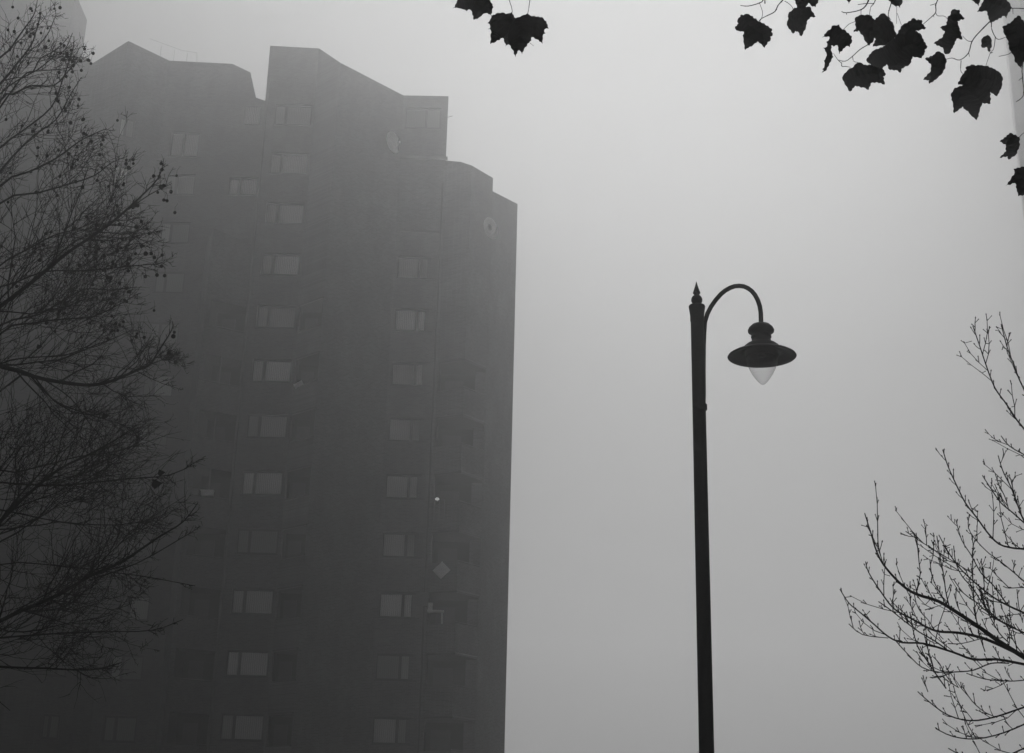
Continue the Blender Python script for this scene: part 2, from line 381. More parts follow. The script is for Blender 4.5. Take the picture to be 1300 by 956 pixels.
# --- the other towers
def far_tower(label, pts, m, depth, winrows, loc):
    T = thing('tower_block', label, 'tower block', loc)
    b = Body(T, m); o = {}; jobs = []
    for i in range(len(pts)-1):
        L = math.dist(pts[i][:2], pts[i+1][:2])
        if L < 4: continue
        n = int(L//4.2)
        for j in range(n):
            u = (j+.5)*L/n-1.0
            for z in winrows: o.setdefault(i, []).append((u, u+2.0, z-.6, z+.6)); jobs.append((i, (u, u+2.0, z-.6, z+.6)))
    b.block(pts, o, depth); b.finish()
    for i, q in jobs:
        t = Vector(pts[i+1])-Vector(pts[i]); t.z = 0; t.normalize(); a = Vector((pts[i][0], pts[i][1], 0))
        nn = Vector((-t.y, t.x, 0)); g = MB(); c = a+t*((q[0]+q[1])/2)+nn*.15; c.z = (q[2]+q[3])/2
        g.obox(c, t*(q[1]-q[0])/2, nn*.04, Vector((0, 0, .6))); g.build('window', M_CUR[R.choice((0, 1, 2))], T)
    relocate(T); return T
e1 = at(109.6, 24, 95); e0 = at(102, 0, 95)
far_tower('second brick tower rising behind the left end of the dark tower block', [(e1.x-16, 97, e1.z+2.5), (e0.x-4.5, 93.5, e1.z+3.8), (e0.x-.1, 94, e0.z), (e1.x, 95.2, e1.z)], M_BRICK2, 2.4, [4.2+FLOOR*k for k in range(18)], (e1.x-8, 104, 0))
f0_ = at(1278, 78, 114)
fx = at(1281, 78, 96).x
far_tower('fog-paled tower cut off by the right edge of the photo, behind the hanging leaves', [(f0_.x, 114, 76), (fx, 96, 76), (fx+14, 96, 76)], M_PALE, .5, [1.6+3*k for k in range(1, 24)], (fx+5, 100, 0))

# ------------------------------------------------------------------ things on the tower
def dish(px, py, Y, rx, label, tilt):
    t = thing('satellite_dish', label, 'satellite dish', at(px, py, Y))
    c = Vector(t.location); ax = Matrix.Rotation(rad(tilt), 3, 'Z') @ Matrix.Rotation(rad(62), 3, 'X') if False else None
    d = Vector((math.sin(rad(tilt)), -math.cos(rad(tilt)), .02)).normalized(); q = d.to_track_quat('Z', 'Y').to_matrix()
    g = MB(); pr = [(rx*f, rx*.1*f*f) for f in (0.001, .25, .5, .75, .92, 1)]; pr += [(r*.99, z-.02) for r, z in pr[::-1]]
    g.lathe(c, pr, 28, q); g.build('reflector', M_DISH, t, smooth=True)
    g = MB(); g.tube([c+q@Vector((0, -rx*.9, .1)), c+q@Vector((0, -rx*.25, rx*.75))], .02, 6); g.obox(c+q@Vector((0, -rx*.2, rx*.78)), Vector((.05, 0, 0)), Vector((0, .05, 0)), Vector((0, 0, .07))); g.build('feed_arm', M_DISH, t)
    g = MB(); g.tube([c-d*.03, c-d*.18-Vector((0, 0, .1)), Vector((c.x, Y+.35, c.z-.25))], .03, 6); g.build('bracket', M_FRAME, t)
    relocate(t); return t
dish(498.5, 181, 71.6, .62, 'oval satellite dish high on the wall below the long sloping parapet', 57)
dish(622, 290, 72.7, .62, 'satellite dish near the right edge of the tower, below its lowest roof step', 52)
def small(name, mb, m, label, cat): return tag(centre(mb.build(name, m)), label, cat)
# diamond panel
c = at(560.5, 724, 70.9); g = MB(); g.obox(c, Vector((.23, -.1, .21)), Vector((.21, -.09, -.22)), Vector((.01, .02, 0)))
small('diamond_board', g, M_WHITE, 'small white diamond-shaped board fixed to a right-hand balcony front', 'board')
# white things in the balcony under it
c = at(553, 777, 71.7); g = MB(); g.box(c.x-.4, c.x+.42, 71.45, 71.8, c.z-.03, c.z+.07); g.box(c.x-.38, c.x-.16, 71.5, 71.75, c.z+.07, c.z+.42); g.box(c.x+.3, c.x+.38, 71.5, 71.6, c.z-.6, c.z-.03)
small('balcony_table', g, M_DISH, 'pale folding table with a box on it, in the balcony below the diamond board', 'table')
c = at(540, 761, 71.9); g = MB(); g.obox(c, Vector((.16, 0, 0)), Vector((0, .08, 0)), Vector((.02, 0, .34))); small('wall_cabinet', g, M_SLAB, 'grey box on the wall between a curtained window and the balcony table', 'cabinet')
# drying clothes / rack
c = at(558, 650, 71.5); g = MB()
for dx in (-.28, -.02, .24): g.tube([(c.x+dx, 71.32, c.z-.5), (c.x+dx, 71.32, c.z+.6)], .025, 5)
for dz in (-.45, -.1, .25, .6): g.tube([(c.x-.28, 71.32, c.z+dz), (c.x+.24, 71.32, c.z+dz)], .02, 5)
small('drying_rack', g, M_SLAB, 'pale drying rack hung over the balcony front under the lit lamp', 'drying rack')
# lit lamp
m = bpy.data.materials.new('lit_glass'); m.use_nodes = True; b = m.node_tree.nodes['Principled BSDF']; b.inputs['Emission Color'].default_value = (1, 1, 1, 1); b.inputs['Emission Strength'].default_value = .6; b.inputs['Base Color'].default_value = (.8, .8, .8, 1)
c = at(555, 633.5, 71.3); t = thing('bulkhead_lamp', 'small lit lamp shining on a right-hand balcony above the drying rack', 'lamp', c)
g = MB(); g.lathe(c, [(.001, .07), (.07, .06), (.11, 0), (.09, -.05), (.001, -.07)], 16); g.build('globe', m, t, smooth=True)
g = MB(); g.box(c.x-.04, c.x+.04, c.y, c.y+.45, c.z-.03, c.z+.03); g.build('bracket', M_FRAME, t); relocate(t)
c = at(248, 625, 71.0); g = MB(); g.box(c.x-.2, c.x+.2, 70.9, 71.15, c.z-.16, c.z+.14); g.box(c.x-.24, c.x+.24, 70.88, 71.17, c.z+.14, c.z+.18); small('storage_box', g, M_SLAB, 'square pale lidded box on the balcony edge left of the tower\'s lower windows', 'box')
c = at(264, 627, 71.3); g = MB(); g.box(c.x-.3, c.x+.3, 71.05, 71.3, c.z-.13, c.z+.11); g.box(c.x-.33, c.x+.33, 71.02, 71.33, c.z+.11, c.z+.15); small('planter', g, M_DISH, 'long pale planter on the balcony edge, right of the square lidded box', 'planter')
c = at(379, 488, 70.9); g = MB(); g.obox(c, Vector((.2, 0, .12)), Vector((-.02, .06, .05)), Vector((-.05, 0, .08))); small('cloth_bundle', g, M_DISH, 'pale cloth over a balcony edge beside the tall middle column of windows', 'cloth')
c = at(607, 356, 72.3); g = MB(); g.lathe(c, [(.001, .06), (.07, 0), (.001, -.06)], 10); g.box(c.x-.02, c.x+.02, c.y, c.y+.4, c.z-.02, c.z+.02); small('security_light', g, M_DISH, 'tiny pale floodlight on the wall below the right-hand satellite dish', 'floodlight')

# ------------------------------------------------------------------ street lamp
YL = 9.5
base = at(893, 860, YL); LX = at(885, 400, YL).x
H = lambda y: at(885, y, YL).z
t = thing('street_lamp', 'black swan-neck street lamp with pointed finial and bell lantern, against the fog', 'street lamp', (LX, YL, .12))
g = MB(); zt_ = H(404)
g.lathe((LX, YL, 0), [(.001, .12), (.16, .12), (.16, .2), (.13, .3), (.085, .36), (.082, 1.25), (.095, 1.28), (.095, 1.34), (.062, 1.40), (.052, 1.5), (.0485, 2.2), (.046, H(530)), (.046, zt_)], 32)
g.build('post', M_BLACK, t, smooth=True)
g = MB(); z = H(407); g.lathe((LX, YL, 0), [(.047, z-.01), (.0495, z), (.049, z+.035), (.056, H(392)), (.0585, H(389.5)), (.055, H(388)), (.03, H(387))], 32); g.build('collar', M_BLACK, t, smooth=True)
g = MB(); zb = H(381); rb_ = .040
pr = [(.028, H(388))]+[(rb_*math.cos(a), zb+rb_*math.sin(a)) for a in [rad(d) for d in range(-60, 66, 12)]]
pr += [(.017, H(374.3)), (.024, H(373)), (.027, H(372)), (.024, H(370.5)), (.019, H(368)), (.008, H(362)), (.0015, H(357.5))]
g.lathe((LX, YL, 0), pr, 28); g.build('finial', M_BLACK, t, smooth=True)
cl = [(892.6, 522), (893.2, 500), (893.0, 470), (893.2, 440), (893.8, 424), (894.8, 409.4), (898, 398.5), (902.7, 389.3), (908.5, 381), (915.2, 373.4), (920.8, 368.8), (926.9, 365.4), (932.7, 363.4), (938.6, 362.9), (944.4, 363.7), (949.5, 365.9), (954.4, 369.5), (958.7, 374.8), (962.1, 381.3), (964.5, 388.5), (965.8, 397), (966.2, 410)]
g = MB(); g.tube([at(x, y, YL) for x, y in cl], [.0165]*len(cl), 12); g.build('bracket_arm', M_BLACK, t, smooth=True)
g = MB()
for y in (517,): p = H(y); g.lathe((LX+.005, YL, 0), [(.046, p-.022), (.0505, p-.018), (.0505, p+.018), (.046, p+.022)], 28)
g.build('clamp', M_BLACK, t, smooth=True)
lc_ = at(967.3, 452, YL); cx, cz = lc_.x, lc_.z
g = MB()
pr = [(.001, .243), (.035, .242), (.062, .232), (.083, .212), (.092, .192), (.090, .178), (.078, .168), (.067, .160), (.066, .150), (.071, .146), (.071, .138), (.066, .133), (.066, .112), (.074, .100), (.10, .088), (.122, .070), (.130, .052), (.132, .044)]
g.lathe((cx, YL, cz), pr, 44); g.build('lantern_cap', M_BLACK, t, smooth=True)
g = MB(); pr = [(.128, .046), (.17, .034), (.21, .018), (.234, .004), (.2385, -.004), (.2345, -.008), (.205, .004), (.16, .022), (.118, .034), (.118, .03)]
g.lathe((cx, YL, cz), pr, 64); sh = g.build('shade', M_BLACK, t, smooth=True)
g = MB(); g.lathe((cx, YL, cz), [(.118, .035), (.116, .0), (.112, -.012), (.107, -.014), (.106, .03)], 44); g.build('bowl_rim', M_BLACK, sh, smooth=True)
g = MB(); pr = [(.110, -.002), (.1085, -.03), (.102, -.062), (.090, -.096), (.073, -.130), (.053, -.162), (.033, -.188), (.015, -.206), (.001, -.211)]
pr2 = [(max(r-.004, .0005), z+.004) for r, z in pr[::-1]]
g.lathe((cx, YL, cz), pr, 44); g.build('bowl', M_GLASS, t, smooth=True)
g = MB(); g.lathe((cx, YL, cz), [(.001, .04), (.03, .03), (.03, .0), (.022, -.005), (.001, -.006)], 20); g.build('lamp_holder', M_BLACK, t, smooth=True)
relocate(t)

# ------------------------------------------------------------------ trees
def smooth_path(pts, sub=3):
    pts = [Vector(p) for p in pts]
    if len(pts) < 3: return pts
    out = []
    for i in range(len(pts)-1):
        p0, p1, p2_, p3 = pts[max(i-1, 0)], pts[i], pts[i+1], pts[min(i+2, len(pts)-1)]
        for k in range(sub):
            t_ = k/sub
            out.append(.5*((2*p1)+(p2_-p0)*t_+(2*p0-5*p1+4*p2_-p3)*t_*t_+(3*p1-p0-3*p2_+p3)*t_**3))
    out.append(pts[-1]); return out
def rv(s=1): return Vector((R.gauss(0, s), R.gauss(0, s), R.gauss(0, s)))

def right_tree():
    D0 = 8.6
    T = thing('bare_tree', 'bare budding tree reaching in from the right, behind the street lamp', 'tree', (at(1500, 900, D0).x, D0, 0))
    tx = T.location.x
    o2 = lambda pts: [(1060+x/3.983, 630+y/3.983) for x, y in pts]
    o1 = lambda pts: [(1060+x/3.983, 400+y/3.983) for x, y in pts]
    B_ = [ # tip -> base, width in px at the base, depth drift at the tip
     (o2([(150,85),(180,180),(215,290),(260,365),(340,450),(410,495),(520,530),(620,590),(740,670),(830,735),(956,815)]), 7.5, -.5, 'M'),
     (o2([(155,330),(170,385),(230,480),(300,570),(390,620),(470,665),(530,685),(620,690),(740,715),(850,760),(956,812)]), 5.5, .4, 'M'),
     (o2([(25,470),(70,540),(130,590),(200,650),(270,710),(340,740),(450,745),(600,790),(700,825),(820,825),(956,850)]), 4.2, .1, 'M'),
     (o2([(70,645),(140,700),(270,717)]), 1.4, .1, ''),
     (o2([(310,735),(370,800),(440,865),(530,890),(620,888),(700,880),(790,845),(880,845)]), 2.2, .1, ''),
     (o2([(445,905),(455,945),(470,990)]), 1.4, 0, ''),
     (o2([(490,920),(560,905),(600,880)]), 1.2, 0, ''),
     (o2([(410,185),(425,330),(430,400),(410,490)]), 1.8, -.4, ''),
     (o2([(515,200),(530,300),(550,400),(560,480),(578,560)]), 2.0, -.3, ''),
     (o2([(525,195),(560,260),(620,350),(700,430),(800,510),(880,555),(956,590),(1040,640)]), 3.6, .8, 'M'),
     (o2([(612,120),(640,220),(690,300),(740,390),(800,450),(870,548)]), 2.2, .7, ''),
     (o1([(545,680),(570,760),(610,850),(660,950),(720,1028),(770,1098),(830,1158),(900,1178),(956,1183),(1040,1200)]), 3.4, -.9, 'M'),
     (o1([(697,55),(730,150),(770,270),(810,370),(860,440),(920,530),(956,575),(1010,660)]), 3.0, -1.2, 'M'),
     (o1([(840,45),(870,160),(900,240),(930,320),(956,375),(1000,480)]), 2.8, -1.0, 'M'),
     (o1([(840,610),(880,660),(956,705),(1020,730)]), 2.0, -.7, ''),
     (o1([(825,710),(850,790),(890,870),(920,950),(956,1040),(1000,1100)]), 2.6, -.2, 'M'),
     (o1([(745,810),(790,880),(840,950),(900,1000),(956,1050),(1020,1100)]), 2.6, .3, 'M'),
     (o1([(895,830),(900,880),(925,960),(940,1010),(975,1080)]), 1.8, .5, ''),
     (o1([(810,800),(830,860),(860,920),(880,990)]), 1.6, .3, ''),
     (o2([(780,290),(850,340),(956,430),(1030,500)]), 2.4, .9, 'M'),
     (o2([(850,455),(880,465),(956,462),(1010,480)]), 1.4, .9, ''),
     (o2([(455,575),(540,550)]), 1.0, 0, ''),
     (o2([(480,320),(490,400),(520,470),(575,560)]), 1.4, -.6, ''),
     (o2([(600,250),(610,330),(640,400),(700,470),(760,560),(850,640),(956,690),(1040,740)]), 2.6, 1.0, 'M'),
     (o2([(570,745),(640,745),(740,720)]), 1.3, .2, ''),
     (o2([(665,895),(760,925),(880,935),(956,930),(1040,920)]), 1.8, .3, ''),
     (o2([(430,760),(480,850),(540,885)]), 1.1, .3, ''),
     ([(1165,878),(1182,893),(1204,908),(1232,915),(1264,910),(1300,898),(1325,892)], 3.0, .3, 'M'),
     ([(1188,925),(1210,935),(1240,938),(1275,930),(1310,915)], 2.4, -.4, 'M'),
     ([(1204,950),(1230,962),(1270,962),(1310,945)], 2.4, .5, 'M'),
     ([(1222,872),(1234,890),(1250,904),(1266,911)], 1.4, .3, ''),
     (o2([(615,460),(612,530),(640,600)]), 1.2, -.2, ''),
     (o2([(380,430),(380,520),(395,600)]), 1.0, .3, ''),
     (o2([(215,190),(222,260),(245,350)]), 1.2, -.5, ''),
     (o2([(680,90),(675,160),(720,230),(780,290)]), 1.5, .2, ''),
     (o2([(690,190),(700,260),(690,310)]), 1.0, .7, ''),
     (o2([(860,600),(880,680),(920,760),(956,800)]), 1.5, .6, ''),
     (o2([(920,470),(930,560),(950,640)]), 1.3, 1, ''),
     (o2([(740,500),(770,580),(830,690),(880,740)]), 1.8, -.8, ''),
     (o2([(700,560),(720,640),(760,700)]), 1.2, -.4, ''),
     (o2([(600,420),(650,490),(720,540),(800,610),(900,660),(956,700)]), 1.6, .5, ''),
    ]
    pxm = D0*1.0/F*1.02
    ex = random.Random(8)
    for _ in range(7):
        x1, y1 = ex.uniform(1190, 1310), ex.uniform(700, 880); L_ = ex.uniform(40, 130); an = rad(ex.uniform(100, 150)); pp = []; x, y = x1, y1
        for k in range(6): pp.append((x, y)); x += math.cos(an)*L_/5+ex.uniform(-2, 2); y -= math.sin(an)*L_/5+ex.uniform(-2, 2); an -= rad(ex.uniform(-4, 12))
        B_.append((pp[::-1], ex.uniform(1.2, 2.2), ex.uniform(-1, 1), ''))
    crown = MB()
    hub = Vector((tx, D0, 2.3))
    for idx, (pts, w, drift, kind) in enumerate(B_):
        xs = [p[0] for p in pts]
        P = []
        for i, (x, y) in enumerate(pts):
            f_ = min(1, max(0, (1330-x)/260))
            P.append(at(x, y, D0+drift*f_*1.2+R.uniform(-.02, .02)))
        r_base = w*pxm*.40; r_tip = .0030
        n = len(P)
        path = smooth_path(P, 3); N = len(path)
        rr = [r_tip+(r_base-r_tip)*((i/(N-1))**1.1) for i in range(N)]
        if kind == 'M':
            # carry it on to the trunk outside the picture
            e = path[-1]; dirn = (path[-1]-path[-3]).normalized()
            zt2 = max(1.9, min(4.6, e.z-.55)); J = Vector((tx, D0, zt2))
            ext = smooth_path([e, e+dirn*.35, (e+dirn*.3+J)/2+Vector((0, 0, -.05)), J], 4)[1:]
            path += ext; rr += [r_base+(max(r_base*1.6, .03)-r_base)*((k+1)/len(ext)) for k in range(len(ext))]
            g = MB(); g.tube([p-T.location for p in path], rr, 7); g.build('bough', M_TWIG2, T, smooth=True)
        else:
            crown.tube([p-T.location for p in path], rr, 5)
        # spurs and buds
        tot = 0; nxt = R.uniform(.02, .06); side = 1
        for i in range(1, N):
            seg = (path[i]-path[i-1]); L = seg.length; tdir = seg.normalized()
            while nxt < tot+L:
                q = path[i-1]+tdir*(nxt-tot)
                perp = tdir.cross(fw).normalized()*side; side = -side
                dd = (perp*R.uniform(.35, .8)-tdir*R.uniform(.7, 1.1)+rv(.2)+Vector((0, 0, .3))).normalized()
                ln = R.choice((.012, .018, .018, .025, .03, .05, .08)) if R.random() < .86 or i < N*.2 else R.uniform(.12, .32)
                a = q; sp = [a]; d2 = dd.copy()
                for s_ in range(3): d2 = (d2+rv(.12)+Vector((0, 0, .18))).normalized(); a = a+d2*ln/3; sp.append(a)
                crown.tube([p-T.location for p in sp], [.0030, .0027, .0024, .0020], 4)
                # bud
                crown.tube([sp[-1]-T.location, sp[-1]+d2*.006-T.location, sp[-1]+d2*.014-T.location], [.0024, .0044, .001], 5)
                if ln > .06:
                    for s_ in ((1, 2) if ln < .12 else (1, 1, 2, 2, 3, 3)):
                        d3 = (d2+rv(.6)).normalized(); l3 = R.uniform(.015, .04)
                        crown.tube([sp[s_]-T.location, sp[s_]+d3*l3-T.location, sp[s_]+d3*(l3+.008)-T.location], [.0022, .0024, .0038], 4)
                nxt += R.uniform(.018, .062)
            tot += L
    crown.build('crown', M_TWIG2, T)
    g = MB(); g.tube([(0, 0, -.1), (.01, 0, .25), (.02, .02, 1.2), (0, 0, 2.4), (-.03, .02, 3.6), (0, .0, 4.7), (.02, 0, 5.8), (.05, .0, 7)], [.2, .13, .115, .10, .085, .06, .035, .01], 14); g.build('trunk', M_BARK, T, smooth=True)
    return T
right_tree()

def left_tree():
    D0 = 12.0
    tx = at(-330, 600, D0).x
    T = thing('plane_tree', 'tall leafless plane tree filling the left edge, hung with round seed balls', 'tree', (tx, D0, 0))
    O = T.location
    c1 = lambda pts: [(x/3.677, y/3.677) for x, y in pts]
    c2 = lambda pts: [(x/3.677, 250+y/3.677) for x, y in pts]
    c3 = lambda pts: [(x/2.583, 500+y/2.583) for x, y in pts]
    c0 = lambda pts: [(x/9.56, y/9.56) for x, y in pts]
    K = [ # base -> tip
     ([(-60, 430)]+[(0,389),(49,351),(84,322),(114,302),(141,283),(163,264),(174,254),(201,226),(208,201)], 6.0, -.6),
     ([(163,266),(190,247),(218,233)], 1.6, -.6),
     ([(-60, 450),(0,465),(27,472),(54,481),(109,489),(141,484),(174,470),(190,463),(201,446),(218,419),(219,408)], 7.0, .3),
     ([(190,463),(208,456),(225,450)], 1.5, .3),
     ([(-50, 120)]+c0([(0,700),(120,600),(200,480),(300,340),(400,200),(440,80),(455,-20)]), 3.2, .5),
     ([(-40, 150)]+c0([(80,930),(200,780),(330,620),(400,500),(430,400),(470,280),(490,160)]), 3.4, -.2),
     (c0([(330,620),(460,550),(580,410),(660,230),(680,180)]), 1.5, -.2),
     ([(-30, 180)]+c0([(250,956),(400,870),(480,720),(620,640),(740,550),(830,450)]), 2.6, .7),
     ([(-30, 150),(10,110)]+c0([(450,850),(640,700),(790,600),(880,400)]), 2.2, .1),
     (c0([(350,870),(600,850),(800,830),(930,760),(980,680)]), 1.6, .4),
     ([(-60, 830)]+c3([(0,745),(190,660),(290,600),(400,550),(520,470),(600,420),(650,355)]), 5.5, -.4),
     (c3([(290,612),(450,555),(600,470),(650,440)]), 1.8, -.4),
     ([(-60, 720)]+c3([(0,420),(80,340),(190,250),(290,200),(380,150),(450,100)]), 6.0, .6),
     ([(-60, 600)]+c3([(0,290),(200,300),(400,280),(560,265),(655,215)]), 2.6, -.5),
     ([(-60, 815)]+c3([(0,800),(200,785),(350,780),(500,775),(600,740)]), 3.0, .8),
     ([(-60, 840)]+c3([(0,895),(150,900),(300,905),(400,880)]), 3.6, 0),
     ([(-60, 540)]+c3([(0,250),(140,235),(260,205),(380,190),(470,160)]), 2.6, .9),
     ([(-60, 760)]+c3([(0,560),(200,565),(330,580),(480,600),(640,630)]), 1.8, 0),
     ([(-60, 640)]+c3([(0,380),(200,420),(380,430),(500,410),(570,380)]), 2.0, .4),
     ([(-60, 250)]+c1([(0,690),(120,600),(240,500),(290,380),(340,230),(345,170)]), 3.0, .2),
     ([(-60, 220)]+c1([(0,470),(60,440),(150,400),(250,400),(320,330),(345,300)]), 3.4, -.7),
     ([(-60, 300)]+c1([(0,800),(150,640),(260,560),(330,440),(380,360)]), 3.4, .9),
     ([(-60, 330)]+c1([(0,870),(140,800),(260,740),(370,660),(450,620),(498,600)]), 3.2, -.3),
     ([(-60, 350)]+c1([(0,950),(180,900),(320,860),(440,820),(520,760),(595,730)]), 3.2, .5),
     (c1([(510,956),(530,900),(545,850)]), 1.4, -.5),
     (c1([(500,956),(560,860),(600,910),(620,890)])[:2], 1.4, .1),
     ([(-60, 400)]+c2([(0,320),(120,250),(250,180),(360,150),(480,100),(560,60)]), 2.6, .2),
     ([(-60, 360)]+c2([(0,420),(200,350),(380,345),(550,330),(700,315),(740,318)]), 2.6, -.6),
     ([(-60, 470)]+c2([(0,600),(180,550),(300,480),(400,430),(520,435),(640,420)]), 3.0, .5),
     ([(-60, 520)]+c2([(0,640),(150,590),(300,570),(430,560),(560,500),(630,460)]), 3.2, -.4),
     ([(-60, 500)]+c2([(0,780),(140,750),(300,740),(420,690),(500,620),(545,580)]), 2.4, .8),
     ([(-60, 560)]+c2([(100,830),(250,950),(400,1010),(560,1060),(620,1090)]), 2.6, .6),
     (c2([(200,850),(330,940),(420,1060),(480,1130)]), 2.0, .3),
    ]
    pm = D0/F*1.03
    boughs = []; crown = MB(); tips = []
    def px_of(p):
        q = p-EYE; a = q.dot(fw); return (650+F*q.dot(cr)/a, 433-F*q.dot(cu)/a)
    LIM = [(-80, 20), (0, 50), (60, 95), (100, 100), (140, 112), (170, 140), (190, 165), (220, 200), (260, 195), (330, 205), (370, 165), (420, 205), (460, 218), (500, 200), (560, 235), (610, 235), (660, 235), (700, 180), (760, 190), (820, 175), (870, 150), (960, 140)]
    def lim(y):
        for i in range(len(LIM)-1):
            if LIM[i][0] <= y <= LIM[i+1][0]:
                f_ = (y-LIM[i][0])/(LIM[i+1][0]-LIM[i][0]); return LIM[i][1]+(LIM[i+1][1]-LIM[i][1])*f_
        return 60
    def grow(p, d, L, r, lev):
        n = 7 if lev < 2 else 5
        pts = [p]; dd = d.copy()
        for k in range(n):
            dd = (dd+rv(.15 if lev < 2 else .2)+Vector((.03, 0, .07))).normalized(); pts.append(pts[-1]+dd*L/n)
            x, y = px_of(pts[-1])
            if x > lim(y)+R.choice((2, 6, 14, -10, -25, -45, -80)): break
        N = len(pts); rr = [r*(1-.75*i/max(1, N-1))+.0006 for i in range(N)]
        crown.tube([q-O for q in pts], rr, 4 if lev < 2 else 3)
        if lev < 3:
            nb = {0: 6, 1: 4, 2: 1}[lev]
            for j in range(nb):
                t_ = R.uniform(.15, 1.0); i = min(N-2, int(t_*(N-1))); q = pts[i]+(pts[i+1]-pts[i])*R.random()
                ax = rv(1).normalized(); base_d = (pts[i+1]-pts[i]).normalized()
                perp = base_d.cross(ax).normalized(); an = rad(R.uniform(25, 58))
                grow(q, (base_d*math.cos(an)+perp*math.sin(an)), L*R.uniform(.35, .7), max(.0020, rr[i]*.6), lev+1)
        if lev >= 1 and R.random() < .4: tips.append((pts[R.randrange(1, len(pts))], dd))
    for pts, w, drift in K:
        P = []
        for (x, y) in pts:
            f_ = min(1, max(0, (x+60)/280)); P.append(at(x, y, D0+drift*(.3+f_)))
        path = smooth_path(P, 3); N = len(path); rb0 = w*pm/2
        rr = [.003+(rb0-.003)*(1-i/(N-1))**.9 for i in range(N)]
        if pts[0][0] < -20:
            e = path[0]; zj = max(2.6, e.z-1.3); J = Vector((tx, D0, min(zj, 10.5)))
            ext = smooth_path([J, J+(e-J)*.4+Vector((0, 0, -.15)), e], 4)[:-1]
            path = ext+path; rr = [rb0*1.7-(rb0*.7)*k/len(ext) for k in range(len(ext))]+rr
            g = MB(); g.tube([q-O for q in path], rr, 7); g.build('bough', M_TWIG, T, smooth=True)
        else:
            crown.tube([q-O for q in path], rr, 5)
        N = len(path)
        total = sum((path[i+1]-path[i]).length for i in range(N-1))
        ym = sum(q[1] for q in pts)/len(pts); dens = .5 if ym < 130 else (.7 if ym < 250 else (1.45 if ym < 480 else (1.5 if ym < 640 else 1.5)))
        cnt = int((total*2.5+4)*dens)
        for j in range(cnt):
            t_ = R.uniform(.2, .98)**.8; i = min(N-2, int(t_*(N-1))); q = path[i]+(path[i+1]-path[i])*R.random()
            bd = (path[i+1]-path[i]).normalized(); perp = bd.cross(rv(1).normalized()).normalized(); an = rad(R.uniform(22, 55))
            L = R.uniform(.4, 1.6)*(1.15-.75*t_)
            grow(q, bd*math.cos(an)+perp*math.sin(an), L, max(.0026, rr[i]*.42), 1 if L < .8 else 0)
        tips.append((path[-1], (path[-1]-path[-2]).normalized()))
    crown.build('crown', M_TWIG, T)
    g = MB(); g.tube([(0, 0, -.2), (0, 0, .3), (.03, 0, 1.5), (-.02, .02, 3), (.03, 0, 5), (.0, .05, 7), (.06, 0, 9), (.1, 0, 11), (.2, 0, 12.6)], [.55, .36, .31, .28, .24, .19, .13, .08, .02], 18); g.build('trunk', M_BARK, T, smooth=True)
    # seed balls on thin stalks
    R.shuffle(tips)
    vis = []
    for p, d in tips:
        x, y = px_of(p)
        if -5 < x < 260 and -5 < y < 700: vis.append((R.random()-.35*(y < 430), p))
    vis.sort(key=lambda q: q[0])
    key = [(222, 270), (212, 255), (208, 254), (204, 237), (185, 322), (192, 322), (205, 338), (209, 350), (214, 448), (220, 427), (223, 460), (163, 213), (160, 208), (196, 327), (163, 344), (172, 322), (105, 152), (39, 11), (51, 17), (48, 31), (43, 43), (38, 46), (52, 42), (58, 60), (62, 52), (85, 68), (92, 78), (93, 84), (75, 92), (84, 97), (16, 9), (10, 38), (18, 40), (23, 23)]
    P = [at(x, y, D0-.4+R.uniform(-.3, .3)) for x, y in key]+[q[1]+Vector((R.uniform(-.02, .02), 0, -R.uniform(.03, .08))) for q in vis]
    rest = MB()
    for i, p in enumerate(P[:240]):
        g = rest if i >= 100 else MB(); rs = R.uniform(.012, .018)*(1.15 if i < 16 else 1)
        g.lathe(p-O, [(.001, rs), (rs*.6, rs*.8), (rs*.95, rs*.3), (rs*.95, -rs*.3), (rs*.6, -rs*.8), (.001, -rs)], 8)
        g.tube([p-O+Vector((0, 0, rs*.8)), p-O+Vector((R.uniform(-.012, .012), 0, .05)), p-O+Vector((R.uniform(-.03, .03), 0, .09))], [.0016, .0014, .0014], 3)
        if i < 100: g.build('seed_ball', M_SEED, T)
    o = rest.build('seed_balls', M_SEED, T); o['kind'] = 'stuff'
    # a few leaves still hanging
    for (x, y, s_) in ((199, 614, 7), (205, 600, 5), (134, 528, 5), (181, 312, 4), (50, 440, 4)):
        c = at(x, y, D0-.3); k = s_*pm; g = MB()
        g.poly([c-O+Vector((a*k, b_*k*.3, b_*k)) for a, b_ in ((-.8, .9), (.2, .5), (1, .1), (.3, -.6), (-.2, -1.1), (-.9, -.4))]); g.build('leaf', M_LEAF, T)
    return T
left_tree()

